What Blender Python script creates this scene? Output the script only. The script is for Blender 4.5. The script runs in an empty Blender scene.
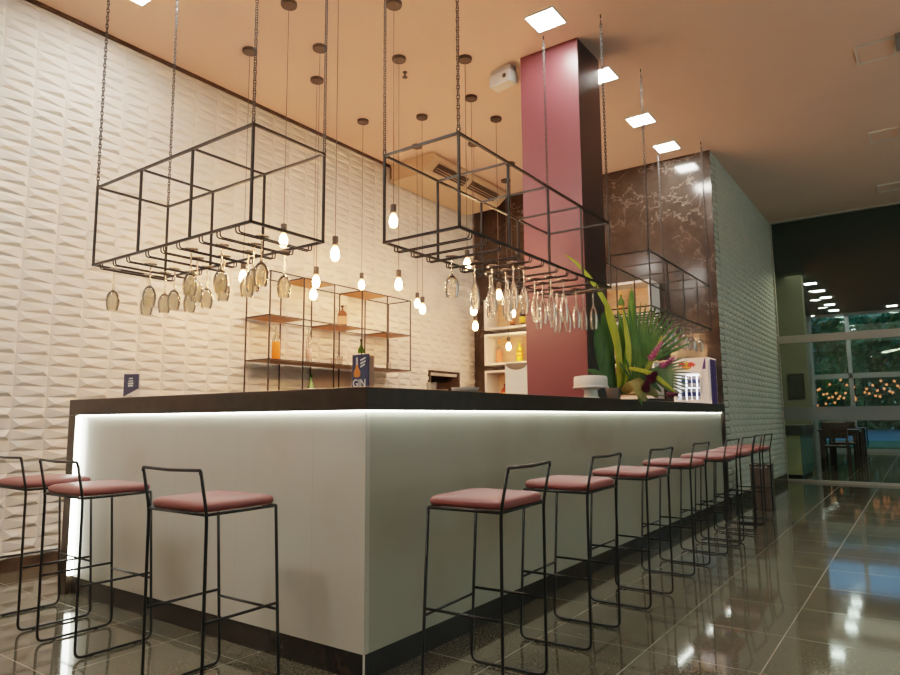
import bpy, math, random
from mathutils import Vector, Matrix
random.seed(7)
C = bpy.context.scene.collection
PI = math.pi

# ------------------------------------------------------------------ materials
def mat(name, col, rough=.5, metal=0., spec=.5, emit=None, es=0., coat=0., sheen=0.):
    m = bpy.data.materials.new(name); m.use_nodes = True
    b = m.node_tree.nodes['Principled BSDF']
    b.inputs['Base Color'].default_value = (*col, 1)
    b.inputs['Roughness'].default_value = rough
    b.inputs['Metallic'].default_value = metal
    b.inputs['Specular IOR Level'].default_value = spec
    if coat: b.inputs['Coat Weight'].default_value = coat
    if emit:
        b.inputs['Emission Color'].default_value = (*emit, 1)
        b.inputs['Emission Strength'].default_value = es
    return m

class NT:
    def __init__(s, m): s.t = m.node_tree; s.n = s.t.nodes; s.b = s.n['Principled BSDF']
    def new(s, k, **kw):
        n = s.n.new(k)
        for a, v in kw.items():
            if a.startswith('i_'): n.inputs[a[2:].replace('_', ' ')].default_value = v
            else: setattr(n, a, v)
        return n
    def link(s, a, b): s.t.links.new(a, b)
    def coords(s, scale=(1, 1, 1), loc=(0, 0, 0), rot=(0, 0, 0)):
        tc = s.new('ShaderNodeTexCoord'); mp = s.new('ShaderNodeMapping')
        mp.inputs['Scale'].default_value = scale; mp.inputs['Location'].default_value = loc; mp.inputs['Rotation'].default_value = rot
        s.link(tc.outputs['Object'], mp.inputs['Vector']); return mp.outputs['Vector']
    def noise(s, vec, scale, detail=4, rough=.55, dist=0.):
        n = s.new('ShaderNodeTexNoise'); n.inputs['Scale'].default_value = scale
        n.inputs['Detail'].default_value = detail; n.inputs['Roughness'].default_value = rough
        n.inputs['Distortion'].default_value = dist
        s.link(vec, n.inputs['Vector']); return n.outputs['Fac']
    def ramp(s, fac, stops):
        r = s.new('ShaderNodeValToRGB'); e = r.color_ramp.elements
        e[0].position, e[0].color = stops[0][0], (*stops[0][1], 1)
        e[1].position, e[1].color = stops[-1][0], (*stops[-1][1], 1)
        for p, c in stops[1:-1]:
            k = e.new(p); k.color = (*c, 1)
        s.link(fac, r.inputs['Fac']); return r.outputs['Color']
    def math(s, op, a, b=None):
        n = s.new('ShaderNodeMath', operation=op)
        for i, v in enumerate((a, b)):
            if v is None: continue
            if isinstance(v, (int, float)): n.inputs[i].default_value = v
            else: s.link(v, n.inputs[i])
        return n.outputs[0]
    def mix(s, fac, a, b):
        n = s.new('ShaderNodeMix', data_type='RGBA')
        for k, v in ((0, fac), (6, a), (7, b)):
            if isinstance(v, (int, float)): n.inputs[k].default_value = v
            elif isinstance(v, tuple): n.inputs[k].default_value = (*v, 1)
            else: s.link(v, n.inputs[k])
        return n.outputs[2]
    def bump(s, h, strength=.2, dist=.01):
        n = s.new('ShaderNodeBump'); n.inputs['Strength'].default_value = strength; n.inputs['Distance'].default_value = dist
        s.link(h, n.inputs['Height']); s.link(n.outputs['Normal'], s.b.inputs['Normal'])

def noisy(name, c1, c2, scale=6, rough=.5, stretch=(1, 1, 1), bump=0., **kw):
    m = mat(name, c1, rough, **kw); t = NT(m)
    f = t.noise(t.coords(stretch), scale)
    t.link(t.ramp(f, [(.35, c1), (.65, c2)]), t.b.inputs['Base Color'])
    if bump: t.bump(f, bump)
    return m

M = {}
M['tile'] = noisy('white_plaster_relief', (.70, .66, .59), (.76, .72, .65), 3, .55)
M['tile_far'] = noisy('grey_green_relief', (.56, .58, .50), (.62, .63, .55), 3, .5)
M['ceil'] = noisy('ceiling_paint', (.80, .58, .475), (.83, .61, .50), 1.2, .8)
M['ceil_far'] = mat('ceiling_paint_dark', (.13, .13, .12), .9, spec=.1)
M['paint'] = noisy('wall_paint', (.5, .47, .42), (.55, .52, .46), 2, .8)
M['brown'] = noisy('dark_brown_stone', (.045, .03, .022), (.07, .05, .036), 9, .22)
M['plinth'] = noisy('plinth_granite', (.018, .013, .010), (.030, .022, .017), 14, .25)
M['black'] = mat('black_steel', (.012, .011, .010), .38, .3)
M['rackblack'] = mat('black_rack_steel', (.022, .020, .018), .35, .5)
M['chain'] = mat('dark_chain_steel', (.045, .042, .038), .45, .6)
M['darkmetal'] = noisy('bronze_metal', (.055, .042, .033), (.07, .055, .045), 20, .45, metal=.4)
M['cord'] = mat('pendant_cord', (.10, .055, .035), .6)
M['bulb'] = mat('lit_filament_bulb', (1, .8, .5), .3, emit=(1, .47, .20), es=140)
t = NT(M['bulb']); tc = t.new('ShaderNodeTexCoord'); sp = t.new('ShaderNodeSeparateXYZ'); t.link(tc.outputs['Generated'], sp.inputs[0])
t.link(t.ramp(sp.outputs[2], [(0, (1, .42, .12)), (.28, (1, .47, .20)), (.6, (1, .47, .20)), (1, (1, .30, .06))]), t.b.inputs['Emission Color'])
t.link(t.ramp(sp.outputs[2], [(0, (14, 14, 14)), (.3, (270, 270, 270)), (.6, (270, 270, 270)), (.9, (4, 4, 4))]), t.b.inputs['Emission Strength'])
M['panel'] = mat('lit_led_panel', (1, 1, 1), .4, emit=(1, .94, .84), es=110)
M['panel_far'] = mat('lit_led_panel_far', (1, 1, 1), .4, emit=(1, .97, .9), es=30)
M['led'] = mat('lit_led_strip', (1, 1, 1), .4, emit=(.95, 1, .88), es=15)
M['trimwhite'] = mat('white_trim', (.75, .72, .66), .4)
M['wood'] = noisy('shelf_wood', (.58, .27, .10), (.66, .33, .13), 5, .45, stretch=(8, 1, 8))
M['nicheback'] = noisy('peach_brick_back', (.50, .33, .20), (.60, .42, .27), 9, .5, stretch=(1, 1, 4))
M['white'] = mat('white_lacquer', (.78, .75, .70), .3)
M['porcelain'] = mat('white_porcelain', (.80, .78, .74), .25)
M['paper'] = mat('white_paper', (.8, .79, .76), .6)
M['navy'] = mat('navy_print', (.025, .03, .085), .4)
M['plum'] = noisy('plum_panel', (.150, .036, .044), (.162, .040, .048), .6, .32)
M['plumshade'] = mat('plum_shaded', (.055, .026, .026), .3)  # plum panel again, with the shade of the unlit sides in its colour
M['orange'] = mat('orange_label', (.85, .22, .02), .4)
M['yellow'] = mat('yellow_label', (.85, .55, .05), .4)
M['red'] = mat('red_print', (.75, .03, .02), .4)
M['sun'] = mat('yellow_print', (.95, .55, .03), .4)
M['purple'] = mat('violet_print', (.10, .04, .25), .4)
M['blue'] = mat('blue_print', (.06, .09, .32), .4)
M['silver'] = mat('silver_metal', (.6, .6, .62), .3, .7)
M['grey'] = mat('grey_plastic', (.25, .24, .22), .4)
M['darkgrey'] = mat('dark_grey_plastic', (.10, .095, .085), .4)
M['cream'] = mat('cream_front', (.80, .60, .26), .4)
M['teal'] = mat('teal_edge', (.10, .22, .22), .3)
M['darkwood'] = noisy('dark_wood', (.03, .017, .012), (.05, .03, .02), 7, .35, stretch=(1, 1, 6))
M['alum'] = mat('window_frame_grey', (.34, .36, .36), .4, .3)
M['transom'] = mat('glass_frame_beige', (.52, .47, .40), .4)
M['peach'] = mat('peach_plaster', (.55, .33, .22), .7)
M['rub'] = mat('rubber', (.02, .02, .02), .7)
M['pink'] = noisy('pink_petals', (.55, .10, .30), (.70, .22, .42), 30, .6)
M['maroon'] = noisy('maroon_petals', (.07, .015, .04), (.14, .03, .08), 30, .6)
M['bark'] = noisy('bark', (.05, .035, .025), (.09, .06, .04), 12, .8)
M['lawn'] = noisy('lawn_grass', (.03, .09, .02), (.06, .14, .03), 8, .9)
M['pave'] = noisy('pavement', (.16, .17, .17), (.22, .23, .23), 3, .8)
M['ext'] = mat('pale_building', (.35, .37, .36), .8)
M['cake'] = noisy('white_icing', (.80, .77, .72), (.84, .81, .77), 10, .4)

# seat leatherette
m = M['seat'] = mat('dusty_rose_leatherette', (.275, .070, .062), .42)
t = NT(m); f = t.noise(t.coords(), 180, 2); t.bump(f, .08, .002)

# polished granite floor with pale joints
m = M['floor'] = mat('polished_granite_floor', (.05, .045, .035), .07, spec=.7)
t = NT(m); v = t.coords()
f1 = t.noise(v, 95, 3, .7); f2 = t.noise(v, 5, 4)
base = t.mix(t.math('MULTIPLY', f2, .5), t.ramp(f1, [(.38, (.062, .055, .038)), (.52, (.105, .092, .063)), (.70, (.19, .166, .115))]), (.088, .075, .051))
sep = t.new('ShaderNodeSeparateXYZ'); t.link(v, sep.inputs[0])
def joint(out, off, pitch, w):
    q = t.math('FRACT', t.math('DIVIDE', t.math('SUBTRACT', out, off - 40 * pitch), pitch))
    return t.math('LESS_THAN', q, w / pitch)
j = t.math('MAXIMUM', joint(sep.outputs[0], .752, .47, .0042), joint(sep.outputs[1], 1.552, .55, .0035))
t.link(t.mix(j, base, (.26, .225, .16)), t.b.inputs['Base Color'])
t.link(t.math('ADD', t.math('MULTIPLY', j, .35), .06), t.b.inputs['Roughness'])
wv = t.noise(v, 1.3, 2); t.bump(wv, .012, .01)

# dark brown marble wall with pale veins
m = M['marble'] = mat('brown_marble', (.06, .04, .03), .13, spec=.4)
t = NT(m); v = t.coords((1, 1, 1))
n1 = t.noise(v, 2.3, 8, .66, .35); n2 = t.noise(v, 5, 6, .6)
vein = t.ramp(n1, [(.488, (0, 0, 0)), (.4995, (1, 1, 1)), (.509, (0, 0, 0))])
n3 = t.noise(v, 1.1, 2)
vm = t.math('MULTIPLY', vein, t.ramp(n3, [(.45, (0, 0, 0)), (.62, (1, 1, 1))]))
t.link(t.mix(t.math('MULTIPLY', vm, .28), t.ramp(n2, [(.3, (.024, .017, .013)), (.7, (.044, .032, .025))]), (.50, .42, .35)), t.b.inputs['Base Color'])

# countertop
m = M['counter'] = mat('dark_counter_stone', (.03, .022, .018), .28, spec=.22)
t = NT(m); f = t.noise(t.coords(), 14, 2)
t.link(t.ramp(f, [(.35, (.036, .024, .016)), (.7, (.048, .032, .021))]), t.b.inputs['Base Color'])

# translucent onyx-look front panels
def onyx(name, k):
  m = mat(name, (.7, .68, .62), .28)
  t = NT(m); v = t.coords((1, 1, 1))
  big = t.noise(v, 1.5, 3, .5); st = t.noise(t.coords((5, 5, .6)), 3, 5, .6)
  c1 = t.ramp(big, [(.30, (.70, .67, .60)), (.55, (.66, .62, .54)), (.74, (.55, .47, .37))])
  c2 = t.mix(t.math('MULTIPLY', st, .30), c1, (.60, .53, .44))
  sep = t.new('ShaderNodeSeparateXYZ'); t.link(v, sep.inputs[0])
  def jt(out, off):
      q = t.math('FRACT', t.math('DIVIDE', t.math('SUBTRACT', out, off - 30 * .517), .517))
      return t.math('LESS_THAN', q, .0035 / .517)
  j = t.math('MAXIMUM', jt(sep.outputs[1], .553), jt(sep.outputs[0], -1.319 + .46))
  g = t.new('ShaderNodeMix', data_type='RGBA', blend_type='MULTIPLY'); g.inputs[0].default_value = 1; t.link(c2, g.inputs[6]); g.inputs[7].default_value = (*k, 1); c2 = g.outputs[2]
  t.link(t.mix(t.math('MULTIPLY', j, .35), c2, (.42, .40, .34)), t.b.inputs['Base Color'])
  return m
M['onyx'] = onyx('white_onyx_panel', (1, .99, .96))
M['onyx_shaded'] = onyx('shaded_onyx_panel', (.74, .76, .70))  # same onyx; dim greenish light of the long face put into the tint

def leafmat(name, a, b, scale, stripe=None):
    m = mat(name, a, .42); t = NT(m); f = t.noise(t.coords((1, 1, .25)), scale, 3)
    t.link(t.ramp(f, [(.35, a), (.65, b)]), t.b.inputs['Base Color']); return m
M['leaf'] = leafmat('palm_leaf_green', (.045, .12, .018), (.10, .21, .035), 25)
M['leafdark'] = leafmat('leaf_dark_green', (.022, .07, .013), (.05, .12, .02), 20)
M['leafyel'] = leafmat('leaf_yellow_green', (.42, .47, .02), (.58, .60, .05), 30)
M['leafstripe'] = leafmat('leaf_striped_green', (.10, .26, .02), (.30, .42, .04), 40)
M['leafdry'] = leafmat('leaf_olive', (.15, .14, .03), (.24, .20, .05), 20)
M['tree1'] = leafmat('tree_foliage', (.05, .13, .03), (.13, .25, .06), 2)
M['tree2'] = leafmat('tree_foliage_light', (.08, .18, .04), (.20, .33, .09), 2)

def glassmat(name, col, rough=0., clear=0.):
    m = bpy.data.materials.new(name); m.use_nodes = True
    n = m.node_tree.nodes; n.clear(); L = m.node_tree.links
    o = n.new('ShaderNodeOutputMaterial'); g = n.new('ShaderNodeBsdfGlass'); g.inputs['Color'].default_value = (*col, 1)
    g.inputs['IOR'].default_value = 1.45; g.inputs['Roughness'].default_value = rough
    last = g
    if clear:
        tr = n.new('ShaderNodeBsdfTransparent'); tr.inputs[0].default_value = (*[c ** .5 for c in col], 1); mx = n.new('ShaderNodeMixShader'); mx.inputs[0].default_value = clear
        L.new(g.outputs[0], mx.inputs[1]); L.new(tr.outputs[0], mx.inputs[2]); last = mx
    L.new(last.outputs[0], o.inputs[0]); return m
M['glass'] = glassmat('clear_glass', (.99, .98, .96), clear=.25)
M['glassglint'] = glassmat('clear_glass_warm_glint', (1, .955, .86), clear=.30)  # clear glass; warm light caught in the bowls is put into its colour
M['bottleclear'] = glassmat('bottle_clear', (.95, .95, .92))
M['bottlegreen'] = glassmat('bottle_green', (.25, .5, .12))
M['bottleamber'] = glassmat('bottle_amber', (.55, .22, .06))
M['vaseglass'] = mat('smoky_ceramic', (.30, .25, .21), .3)

def panemat(name, tint, refl=.035, haze=0., hazecol=(.3, .35, .33)):
    m = bpy.data.materials.new(name); m.use_nodes = True
    n = m.node_tree.nodes; n.clear(); L = m.node_tree.links
    o = n.new('ShaderNodeOutputMaterial'); tr = n.new('ShaderNodeBsdfTransparent'); tr.inputs[0].default_value = (*tint, 1)
    gl = n.new('ShaderNodeBsdfGlossy'); gl.inputs['Roughness'].default_value = .0; gl.inputs['Color'].default_value = (.9, .95, .93, 1)
    lw = n.new('ShaderNodeLayerWeight'); lw.inputs['Blend'].default_value = .5
    pw = n.new('ShaderNodeMath'); pw.operation = 'POWER'; pw.inputs[1].default_value = 5; L.new(lw.outputs['Facing'], pw.inputs[0])
    fr = n.new('ShaderNodeMath'); fr.operation = 'MULTIPLY_ADD'; fr.inputs[1].default_value = .96; fr.inputs[2].default_value = refl; L.new(pw.outputs[0], fr.inputs[0])
    mx = n.new('ShaderNodeMixShader'); L.new(fr.outputs[0], mx.inputs[0]); L.new(tr.outputs[0], mx.inputs[1]); L.new(gl.outputs[0], mx.inputs[2])
    last = mx
    if haze:
        d = n.new('ShaderNodeBsdfDiffuse'); d.inputs[0].default_value = (*hazecol, 1)
        m2 = n.new('ShaderNodeMixShader'); m2.inputs[0].default_value = haze
        L.new(mx.outputs[0], m2.inputs[1]); L.new(d.outputs[0], m2.inputs[2]); last = m2
    L.new(last.outputs[0], o.inputs[0]); return m
M['pane'] = panemat('teal_tinted_pane', (.74, .83, .79))
M['pane2'] = panemat('window_pane', (.80, .92, .92))
M['paneside'] = panemat('dark_green_tinted_pane', (.30, .34, .24))
M['frost'] = panemat('frosted_band', (.6, .7, .7), haze=.55, hazecol=(.40, .42, .42))
M['fridgeglass'] = panemat('fridge_door_pane', (.9, .92, .95))
M['acrylic'] = panemat('clear_acrylic', (.93, .95, .95))

# ------------------------------------------------------------------ mesh builder
class MB:
    def __init__(s): s.v = []; s.f = []; s.mi = []; s.cur = 0
    def add(s, vs, fs):
        o = len(s.v); s.v += [tuple(p) for p in vs]; s.f += [tuple(i + o for i in f) for f in fs]; s.mi += [s.cur] * len(fs)
        return s
    def box(s, x0, x1, y0, y1, z0, z1, mtx=None):
        vs = [(x, y, z) for z in (z0, z1) for y in (y0, y1) for x in (x0, x1)]
        if mtx: vs = [mtx @ Vector(p) for p in vs]
        return s.add(vs, [(0, 2, 3, 1), (4, 5, 7, 6), (0, 1, 5, 4), (2, 6, 7, 3), (0, 4, 6, 2), (1, 3, 7, 5)])
    def prism(s, poly, z0, z1, axis='z'):
        n = len(poly)
        def P(a, b, z): return (a, b, z) if axis == 'z' else ((a, z, b) if axis == 'y' else (z, a, b))
        vs = [P(a, b, z0) for a, b in poly] + [P(a, b, z1) for a, b in poly]
        fs = [tuple(range(n))[::-1], tuple(range(n, 2 * n))] + [(i, (i + 1) % n, n + (i + 1) % n, n + i) for i in range(n)]
        return s.add(vs, fs)
    def tube(s, pts, r, seg=8, closed=False, caps=True):
        pts = [Vector(p) for p in pts]; n = len(pts); rings = []
        prev = None
        for i, p in enumerate(pts):
            if closed: d = pts[(i + 1) % n] - pts[i - 1]
            else: d = pts[min(i + 1, n - 1)] - pts[max(i - 1, 0)]
            d.normalize()
            if prev is None:
                a = Vector((0, 0, 1)) if abs(d.z) < .9 else Vector((1, 0, 0))
                u = d.cross(a).normalized()
            else:
                u = (prev - d * prev.dot(d)).normalized()
            w = d.cross(u); prev = u
            rr = r[i] if isinstance(r, (list, tuple)) else r
            rings.append([p + rr * (math.cos(2 * PI * k / seg) * u + math.sin(2 * PI * k / seg) * w) for k in range(seg)])
        vs = [q for ring in rings for q in ring]; fs = []
        for i in range(n if closed else n - 1):
            a, b = i * seg, ((i + 1) % n) * seg
            fs += [(a + k, a + (k + 1) % seg, b + (k + 1) % seg, b + k) for k in range(seg)]
        if not closed and caps: fs += [tuple(range(seg))[::-1], tuple(range((n - 1) * seg, n * seg))]
        return s.add(vs, fs)
    def bar(s, a, b, h):                    # square bar between two points along an axis
        lo = [min(a[i], b[i]) - h for i in range(3)]; hi = [max(a[i], b[i]) + h for i in range(3)]
        return s.box(lo[0], hi[0], lo[1], hi[1], lo[2], hi[2])
    def lathe(s, prof, c=(0, 0, 0), seg=20):
        vs = []; fs = []; n = len(prof)
        for r, z in prof:
            vs += [(c[0] + r * math.cos(2 * PI * k / seg), c[1] + r * math.sin(2 * PI * k / seg), c[2] + z) for k in range(seg)]
        for i in range(n - 1):
            fs += [(i * seg + k, i * seg + (k + 1) % seg, (i + 1) * seg + (k + 1) % seg, (i + 1) * seg + k) for k in range(seg)]
        if prof[0][0] > 1e-5: fs.append(tuple(range(seg))[::-1])
        if prof[-1][0] > 1e-5: fs.append(tuple(range((n - 1) * seg, n * seg)))
        return s.add(vs, fs)
    def build(s, name, m, parent=None, smooth=False, bevel=0., loc=None, auto=None):
        me = bpy.data.meshes.new(name); me.from_pydata(s.v, [], s.f)
        ms = m if isinstance(m, (list, tuple)) else [m]
        for k in ms: me.materials.append(k)
        for p, i in zip(me.polygons, s.mi): p.material_index = i
        if smooth:
            for p in me.polygons: p.use_smooth = True
        me.validate(); me.update()
        o = bpy.data.objects.new(name, me); C.objects.link(o)
        if parent is not None: o.parent = parent
        if loc: o.location = loc
        if bevel:
            b = o.modifiers.new('edge', 'BEVEL'); b.width = bevel; b.segments = 2; b.limit_method = 'ANGLE'
        if smooth and auto:
            try:
                me.set_sharp_from_angle(angle=math.radians(auto))
            except Exception: pass
        return o

def tag(o, label=None, cat=None, group=None, kind=None):
    if label: o['label'] = label
    if cat: o['category'] = cat
    if group: o['group'] = group
    if kind: o['kind'] = kind
    return o
def empty(name, loc=(0, 0, 0), rz=0):
    o = bpy.data.objects.new(name, None); C.objects.link(o); o.location = loc; o.rotation_euler = (0, 0, rz)
    o.empty_display_size = .1; return o
def thing(name, label, cat, loc=(0, 0, 0), rz=0, group=None):
    return tag(empty(name, loc, rz), label, cat, group)
def struct(name, mb, m, **kw):
    return tag(mb.build(name, m, **kw), kind='structure')
def dup(root, loc, label, rz=0, group=None):
    def cp(o, par):
        c = o.copy(); C.objects.link(c)
        if par is not None: c.parent = par
        for ch in o.children: cp(ch, c)
        return c
    r = cp(root, None); r.location = loc; r.rotation_euler = (0, 0, rz); r['label'] = label
    if group: r['group'] = group
    return r
def text(body, size, name, m, parent, loc, rot, ext=.0006):
    cu = bpy.data.curves.new(name, 'FONT'); cu.body = body; cu.size = size; cu.extrude = ext; cu.align_x = 'CENTER'; cu.align_y = 'CENTER'
    cu.materials.append(m)
    o = bpy.data.objects.new(name, cu); C.objects.link(o); bpy.context.view_layer.update()
    me = bpy.data.meshes.new_from_object(o.evaluated_get(bpy.context.evaluated_depsgraph_get())); bpy.data.objects.remove(o)
    o = bpy.data.objects.new(name, me); C.objects.link(o)
    o.parent = parent; o.location = loc; o.rotation_euler = rot; return o
def arc(c, r, a0, a1, n, plane):
    out = []
    for i in range(n + 1):
        a = a0 + (a1 - a0) * i / n; p = [c[0], c[1], c[2]]
        p[plane[0]] += r * math.cos(a); p[plane[1]] += r * math.sin(a); out.append(tuple(p))
    return out
def rounded(pts, r, n=4):
    """polyline with its inner corners rounded"""
    out = [Vector(pts[0])]
    for i in range(1, len(pts) - 1):
        p = Vector(pts[i]); a = (Vector(pts[i - 1]) - p); b = (Vector(pts[i + 1]) - p)
        rr = min(r, a.length * .45, b.length * .45); A = p + a.normalized() * rr; B = p + b.normalized() * rr
        for k in range(n + 1):
            q = k / n; out.append((1 - q) ** 2 * A + 2 * q * (1 - q) * p + q * q * B)
    out.append(Vector(pts[-1])); return out

# ------------------------------------------------------------------ room
ZC = 4.178; XW = -3.39; YS = 5.96; YG = 9.69; YF = 20.0; XR = 5.2; YB = -5.5
struct('floor', MB().box(-4.4, XR + 1, YB - .2, YF + .05, -.12, 0), M['floor'])
struct('ceiling', MB().box(XW - .3, XR + .3, YB - .3, YG + .12, ZC, ZC + .12), M['ceil'])

def relief(u0, u1, z0, z1, P, uoff, zoff, cw=.2223, ch=.0766, d=.022, hole=None, flip=False):
    """rows of asymmetrical pyramids; P(u, z, depth) gives the world point"""
    mb = MB(); k0 = math.floor((u0 - uoff) / cw); k1 = math.ceil((u1 - uoff) / cw)
    r0 = math.floor((z0 - zoff) / ch); r1 = math.ceil((z1 - zoff) / ch)
    for r in range(r0, r1):
        for k in range(k0, k1):
            a, b = max(u0, uoff + k * cw), min(u1, uoff + (k + 1) * cw); c, e = max(z0, zoff + r * ch), min(z1, zoff + (r + 1) * ch)
            if b - a < .004 or e - c < .004: continue
            if hole and a >= hole[0] - .06 and b <= hole[1] + .06 and c >= hole[2] - .03 and e <= hole[3] + .03: continue
            fx = .24 if r % 2 == 0 else .84
            au = a + (b - a) * fx; az = c + (e - c) * .36
            vs = [P(a, c, 0), P(b, c, 0), P(b, e, 0), P(a, e, 0), P(au, az, d)]
            fs = [(0, 1, 4), (1, 2, 4), (2, 3, 4), (3, 0, 4)]
            if flip: fs = [f[::-1] for f in fs]
            mb.add(vs, fs)
    return mb
# pass-through hole in the tiled wall
HY0, HY1, HZ0, HZ1 = 4.86, 5.52, 1.30, 1.632
wl = relief(YB, YS, .085, ZC - .03, lambda u, z, d: (XW + d, u, z), .0215, 1.739, hole=(HY0, HY1, HZ0, HZ1))
for (a, b, c, e) in ((YB - .2, HY0, 0, ZC), (HY1, YS, 0, ZC), (HY0, HY1, 0, HZ0), (HY0, HY1, HZ1, ZC)):
    wl.box(XW - .2, XW - .001, a, b, c, e)
struct('wall_left', wl, M['tile'])
hb = MB().box(XW - .42, XW - .40, HY0 - .1, HY1 + .1, HZ0 - .1, HZ1 + .1).box(XW - .42, XW - .201, HY0 - .12, HY0 - .1, HZ0 - .1, HZ1 + .1).box(XW - .42, XW - .201, HY0 - .1, HY1 + .1, HZ1 + .08, HZ1 + .1).box(XW - .42, XW - .201, HY0 - .1, HY1 + .1, HZ0 - .1, HZ0 - .08)
hatch = tag(hb.build('window_3', M['peach']), kind='structure')
fr = MB()
for (a, b, c, e) in ((HY0 - .02, HY0 + .012, HZ0, HZ1), (HY1 - .03, HY1 + .02, HZ0, HZ1), (HY0 - .02, HY1 + .02, HZ1 - .012, HZ1 + .02), (HY0 - .02, HY1 + .02, HZ0 - .02, HZ0 + .01)):
    fr.box(XW - .22, XW + .028, a, b, c, e)
fr.build('window_frame', M['brown'], hatch)
MB().box(XW - .36, XW - .20, HY0 + .42, HY1 + .09, HZ0 - .07, HZ1 + .07).build('shutter_panel', M['brown'], hatch)
struct('baseboard_left', MB().box(XW - .002, XW + .03, YB, YS, 0, .085), M['brown'])
struct('shadow_gap_strip', MB().box(XW - .002, XW + .022, YB, YS, ZC - .032, ZC), M['brown'])  # brown strip standing in for the shadowed gap between wall and ceiling
# marble wall behind the bar
struct('wall_back', MB().box(XW - .2, -.01, YS, YS + .22, 0, ZC), M['marble'])
# tiled wall running on to the glass front
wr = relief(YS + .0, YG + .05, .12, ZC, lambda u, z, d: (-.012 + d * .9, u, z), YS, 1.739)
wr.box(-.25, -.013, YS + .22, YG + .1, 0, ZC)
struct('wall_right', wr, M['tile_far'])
struct('baseboard_right', MB().box(-.02, .015, YS + .01, YG + .04, 0, .12), M['brown'])
# walls behind and beside the photographer
struct('wall_front', MB().box(XW - .2, XR + .2, YB - .2, YB, 0, ZC), M['paint'])
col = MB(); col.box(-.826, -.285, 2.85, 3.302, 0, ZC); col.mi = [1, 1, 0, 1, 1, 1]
struct('column', col, [M['plum'], M['plumshade']])

# unseen side glass front, added to let dusk light in
w1 = tag(MB().box(XR, XR + .06, YB, YG, 0, .10).build('unseen_window', M['transom']), kind='structure')
wf = MB()
for k in range(8):
    y = YB + (YG - YB) * k / 7; wf.box(XR, XR + .06, y - .03, y + .03, .1, ZC)
wf.box(XR, XR + .06, YB, YG, 2.2, 2.3)
wf.build('window_frame', M['transom'], w1)
MB().box(XR + .03, XR + .036, YB, YG, .1, ZC).build('window_pane', M['paneside'], w1)

# glass partition at the end of the room
w2 = tag(MB().box(-.01, XR, YG - .03, YG + .04, 0, .035).build('window_2', M['transom']), kind='structure')
fr = MB().box(-.01, XR, YG - .03, YG + .05, 2.165, 2.285).box(-.01, XR, YG - .03, YG + .05, ZC - .03, ZC)
fr.box(-.01, .02, YG - .02, YG + .04, .03, ZC)
for x in (3.2,): fr.box(x, x + .05, YG - .02, YG + .04, .03, ZC)
fr.build('window_frame', M['transom'], w2)
MB().box(.02, XR, YG, YG + .01, .035, 2.165).box(.02, XR, YG, YG + .01, 2.285, ZC - .03).build('window_pane', M['pane'], w2)
MB().box(.02, XR, YG - .006, YG - .002, .945, 1.155).build('frosted_band', M['frost'], w2)

# the room beyond the glass
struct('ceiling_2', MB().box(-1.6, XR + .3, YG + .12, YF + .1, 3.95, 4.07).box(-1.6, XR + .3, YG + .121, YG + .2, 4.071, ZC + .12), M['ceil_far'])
struct('wall_side', MB().box(-1.6, -.01, 13.0, 13.25, 0, 3.949).box(-1.6, -.78, 13.25, YF, 0, 3.949).box(-1.6, -1.5, YG + .1, 13.0, 0, 3.949), noisy('olive_wall', (.24, .235, .17), (.28, .275, .20), 2, .7))
w3 = tag(MB().box(-.78, XR, YF - .05, YF + .08, 0, .08).build('window_4', M['alum']), kind='structure')
fr = MB().box(-.80, -.70, YF - .06, YF + .08, 0, 3.949).box(-.78, XR, YF - .05, YF + .08, 3.86, 3.949).box(-.78, XR, YF - .05, YF + .08, 2.06, 2.20).box(-.78, XR, YF - .05, YF + .06, .95, 1.05)
for x in (.21, 2.2, 4.1): fr.box(x - .05, x + .05, YF - .05, YF + .08, 0, 3.9)
fr.build('window_frame', M['alum'], w3)
MB().box(-.70, XR, YF, YF + .01, .08, 3.86).build('window_pane', M['pane2'], w3)
struct('wall_end', MB().box(XR, XR + .2, YG + .1, YF + .1, 0, 3.949), M['paint'])
# outside
struct('ground', MB().box(-30, 40, YF + .1, 60, -.14, -.02), M['pave'])
struct('ground_2', MB().box(XR + 1.0, 30, -14, YF + .1, -.14, -.02), M['pave'])
tag(MB().box(-8, 12, YF + 2.0, YF + 8.0, -.03, .04).build('grass', M['lawn']), 'green lawn strip outside the far windows', 'lawn', kind='stuff')

# ------------------------------------------------------------------ ceiling fittings
def led_panel(x, y, label):
    o = thing('ceiling_light', label, 'ceiling light', (x, y, ZC), 0, 'square ceiling lights')
    h = .128
    b = MB()
    for (a, c, d, e) in ((-h, h, -h, -h + .012), (-h, h, h - .012, h), (-h, -h + .012, -h, h), (h - .012, h, -h, h)): b.box(a, c, d, e, -.012, 0)
    b.build('frame', M['trimwhite'], o)
    MB().box(-h + .01, h - .01, -h + .01, h - .01, -.008, -.001).build('diffuser', M['panel'], o)
    return o
L0 = led_panel(-.38, 2.47, 'lit square ceiling light just in front of the plum column')
for (x, y, lb) in ((-.37, 3.56, 'lit square ceiling light half hidden behind the plum column'),
                   (-.39, 4.68, 'lit square ceiling light second in the row beyond the plum column'),
                   (-.39, 5.56, 'lit square ceiling light close to the brown marble wall'),
                   (-2.66, .36, 'lit square ceiling light above the bar end by the tiled wall'),
                   (-.38, .9, 'lit square ceiling light over the corner of the bar, out of the picture'),
                   (-.38, -.7, 'lit square ceiling light in front of the bar corner, out of the picture'),
                   (-2.0, -1.2, 'lit square ceiling light over the three stools, out of the picture'),
                   (-.9, -2.4, 'lit square ceiling light behind the photographer, middle of the floor'),
                   (-2.66, -2.6, 'lit square ceiling light behind the photographer by the tiled wall')):
    dup(L0, (x, y, ZC), lb)
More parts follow.
